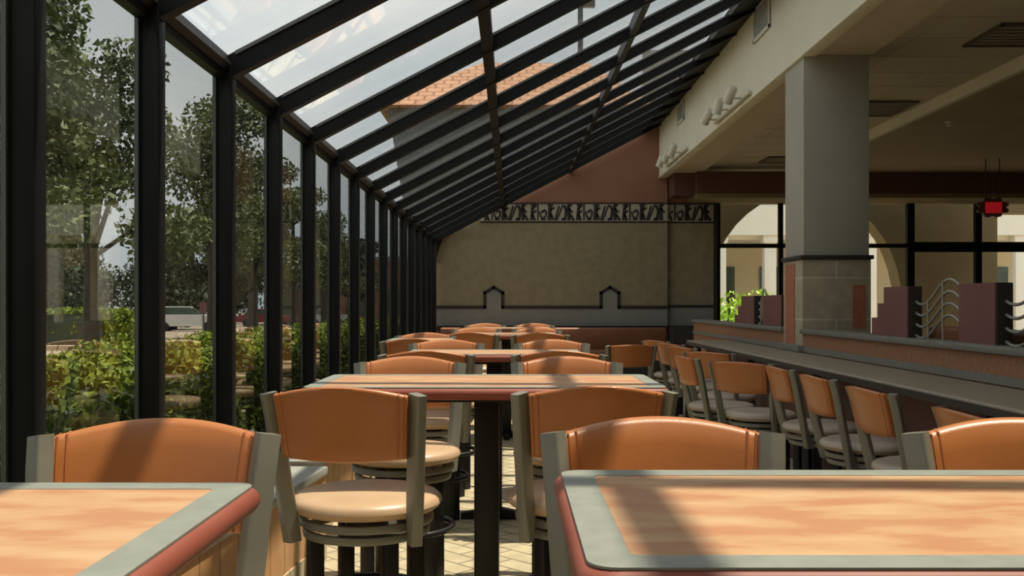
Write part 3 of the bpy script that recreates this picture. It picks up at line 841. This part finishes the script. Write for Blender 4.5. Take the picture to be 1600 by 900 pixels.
tree(-14.2, 46.0, 6.4, 2.8, 'dark tree over the parked white car', K['leaf_dark'], 28, 7000, .24)
tree(-15.5, 58.0, 7.2, 3.2, 'far dark tree between the second and third posts', K['leaf_dark'], 29, 7000, .24)
tree(-11.5, 68.0, 6.4, 2.6, 'far dark tree left of the red brick building', K['leaf_dark'], 30, 6000, .26)
tree(-7.6, 14.3, 6.4, 2.0, 'leafy tree at the picture edge, mostly behind the leading post', K['leaf_tree'], 31)

def bushy(x, y, h, cr, label, seed):
    z = zg(y); rg = np.random.default_rng(seed); rr = random.Random(seed)
    t = thing('dense_tree', label, 'tree', (x,y,z), 0, 'dense dark trees along the far side of the lot')
    bm = bmesh.new(); add_tube(bm, [(0,0,0),(0,0,h*.8)], [.22,.06], 8); obj('trunk', bm, K['bark'], t)
    blobs = [(0,0,h*.35,cr*.9,h*.34),(0,0,h*.7,cr*.6,h*.28)]
    for k in range(7):
        a = k*.9+rr.random(); blobs.append((cr*.55*math.cos(a),cr*.55*math.sin(a),h*(.15+.45*rr.random()),cr*.5,h*.2))
    leaves('foliage', blob_pts(rg, blobs, 5000), .38, K['leaf_dark'], t, seed=seed)
for i, (x, y, h, cr, l) in enumerate([
    (-38.5,66,6.5,3.4,'dense dark tree low to the ground at the picture edge'),
    (-31.3,69,7.5,3.2,'dense dark tree low to the ground behind the leading post'),
    (-24.6,70,6.8,3.0,'dense dark tree behind the trunk of the tall airy tree'),
    (-27.0,90,8.2,3.6,'dense dark tree directly behind the white car'),
    (-34.6,92,8.0,3.7,'dense dark tree behind the low clipped hedge of the lot'),
    (-42.2,93,8.6,3.7,'dense dark tree in the first whole pane, second from its left side'),
    (-49.9,94,8.6,3.8,'farthest dense dark tree at the left end of the lot'),
    (-57.8,92,8.6,3.8,'dense dark tree closing the view at the very edge of the lot')]):
    bushy(x, y, h, cr, l, 60+i)

def car(x, y, rz, paint, label, suv=False):
    z = zg(y); t = thing('parked_car', label, 'car', (x,y,z), rz, 'cars in the parking lot')
    h = .15 if suv else 0
    body = [(-2.2,.35),(-2.2,.75+h),(-2.05,.92+h),(-1.2,.98+h),(.9,.98+h),(2.0,.88+h),(2.25,.65+h),(2.25,.35)]
    cab = [(-1.95,.95+h),(-1.55,1.45+h),(.2,1.48+h),(.95,.96+h)] if suv else [(-1.7,.95),(-1.1,1.40),(.1,1.42),(.95,.95)]
    bm = bmesh.new(); add_prism(bm, body, lambda a,b: (a,-.86,b), lambda a,b: (a,.86,b)); bmesh.ops.bevel(bm, geom=bm.edges[:], offset=.06, segments=2, affect='EDGES'); obj('body', bm, paint, t)
    bm = bmesh.new(); add_prism(bm, cab, lambda a,b: (a,-.74,b), lambda a,b: (a,.74,b)); bmesh.ops.bevel(bm, geom=bm.edges[:], offset=.05, segments=2, affect='EDGES'); obj('cabin_glass', bm, K['dark_glass'], t)
    bm = bmesh.new(); zt_ = cab[1][1]; add_box(bm, (cab[1][0]-.02,-.72,zt_-.02), (cab[2][0]+.02,.72,zt_+.05), .03); obj('roof', bm, paint, t)
    for sx in (-1.35,1.4):
        for sy in (-1,1):
            bm = bmesh.new(); M = Matrix.Translation((sx,sy*.80,.32)) @ Matrix.Rotation(R(90),4,'X')
            add_lathe(bm, [(.1,-.1),(.28,-.1),(.32,-.07),(.32,.07),(.28,.1),(.1,.1)], 20, M=M); obj('wheel', bm, K['tyre'], t)
car(-21.6, 64, R(8), K['car_white'], 'white parked car under the dark trees past the second pane', True)
car(-20.6, 80, R(5), K['car_red'], 'dark red parked car in the third pane', False)
car(-15.0, 80.5, R(0), K['car_silver'], 'silver parked car in the fourth pane by the brick building', False)
car(-24.0, 44, R(10), K['car_silver'], 'silver parked car at the picture edge before the leading post', False)
# buildings
t = thing('brick_building', 'long red brick building far off behind the narrow panes', 'building', (-14.5,84,-.7))
bx('wall', (-7,0,0), (5.5,8,5.6), K['brick'], t)
bx('roof', (-7.2,-.3,5.6), (5.7,8.2,6.0), K['grey_wall'], t)
for i in range(4): bx('window', (-6+i*3,-.06,.9), (-4.2+i*3,-.0005,3.2), K['dark_glass'], t)
# building beyond the far wall seen through the roof
t = thing('tiled_building', 'grey building with hipped terracotta tile roof seen through the glass roof', 'building', (0,24,0))
bm = bmesh.new()
add_prism(bm, [(-2.1,-.1),(-3.1,6.1),(3.2,6.1),(3.2,-.1)], lambda a,b: (a,0,b), lambda a,b: (a,7,b)); obj('wall', bm, K['grey_wall'], t, False)
bm = bmesh.new()
e = [(-3.35,-.4,6.1),(3.5,-.4,6.1),(3.5,7.4,6.1),(-3.35,7.4,6.1)]; r_ = [(-.9,3.5,8.1),(2.2,3.5,8.1)]
V = [bm.verts.new(p) for p in e+r_]
for f in ((0,1,5,4),(1,2,5),(2,3,4,5),(3,0,4),(3,2,1,0)): bm.faces.new([V[i] for i in f])
obj('roof', bm, K['roof_tile'], t, False)
t = thing('roof_pole', 'pale lighting pole standing up against the sky above the roof glass', 'pole', (2.35,33,-.1))
bm = bmesh.new(); add_tube(bm, [(0,0,0),(0,0,12.0)], [.13,.09], 10); obj('mast', bm, K['bead'], t)
bm = bmesh.new(); add_box(bm, (-.5,-.15,11.5), (.5,.15,11.75), .03); obj('lamp_head', bm, K['bead'], t)
t = thing('lamp_post', 'thin pale lamp post standing by the parked red car', 'lamp post', (-14.2,52,zg(52)))
bm = bmesh.new(); add_tube(bm, [(0,0,0),(0,0,2.6)], .05, 8); obj('mast', bm, K['ext_white'], t)
bm = bmesh.new(); add_box(bm, (-.13,-.13,2.6), (.13,.13,2.85), .03); obj('lamp_head', bm, K['ext_white'], t)
t = thing('roadside_sign', 'faded red roadside sign on a post beside the white car', 'sign', (-19.6,61,zg(61)))
bm = bmesh.new(); add_tube(bm, [(0,0,0),(0,0,2.1)], .06, 8); obj('post', bm, K['bead'], t)
bm = bmesh.new(); add_box(bm, (-.22,-.07,1.2), (.22,-.0605,1.9), 0); obj('board', bm, K['sign_red'], t)

# ------------------------------------------------------------------ light, world, camera
sun = bpy.data.lights.new('sun', 'SUN'); sun.energy = 8.2; sun.angle = R(.9); sun.color = (1.0,.90,.74)
so = bpy.data.objects.new('sun', sun); C.objects.link(so)
so.rotation_euler = Vector((.322,.08,1.0)).to_track_quat('Z','Y').to_euler()
w = bpy.data.worlds.new('hazy_sky'); bpy.context.scene.world = w; w.use_nodes = True
nt = w.node_tree; bg = nt.nodes['Background']
tc = nt.nodes.new('ShaderNodeTexCoord'); nz = nt.nodes.new('ShaderNodeTexNoise'); nz.inputs['Scale'].default_value = 2.2; nz.inputs['Detail'].default_value = 7
mp = nt.nodes.new('ShaderNodeMapping'); mp.inputs['Scale'].default_value = (1,1,2.2)
nt.links.new(tc.outputs['Generated'], mp.inputs['Vector']); nt.links.new(mp.outputs['Vector'], nz.inputs['Vector'])
cr = nt.nodes.new('ShaderNodeValToRGB'); cr.color_ramp.elements[0].position = .42; cr.color_ramp.elements[1].position = .66
cr.color_ramp.elements[0].color = (.68,.74,.78,1); cr.color_ramp.elements[1].color = (.98,.97,.94,1)
nt.links.new(nz.outputs['Fac'], cr.inputs['Fac']); nt.links.new(cr.outputs['Color'], bg.inputs['Color'])
bg.inputs['Strength'].default_value = 1.42

cam = bpy.data.cameras.new('camera'); cam.sensor_width = 36; cam.lens = 36*F/1600; cam.clip_end = 500
cam.shift_y = (YH-450)/1600
co = bpy.data.objects.new('camera', cam); C.objects.link(co)
co.location = (0,0,H); co.rotation_euler = (R(90),0,0)
sc = bpy.context.scene; sc.camera = co
sc.view_settings.view_transform = 'Standard'; sc.view_settings.look = 'None'
sc.cycles.max_bounces = 8; sc.cycles.transparent_max_bounces = 24; sc.cycles.sample_clamp_indirect = 6
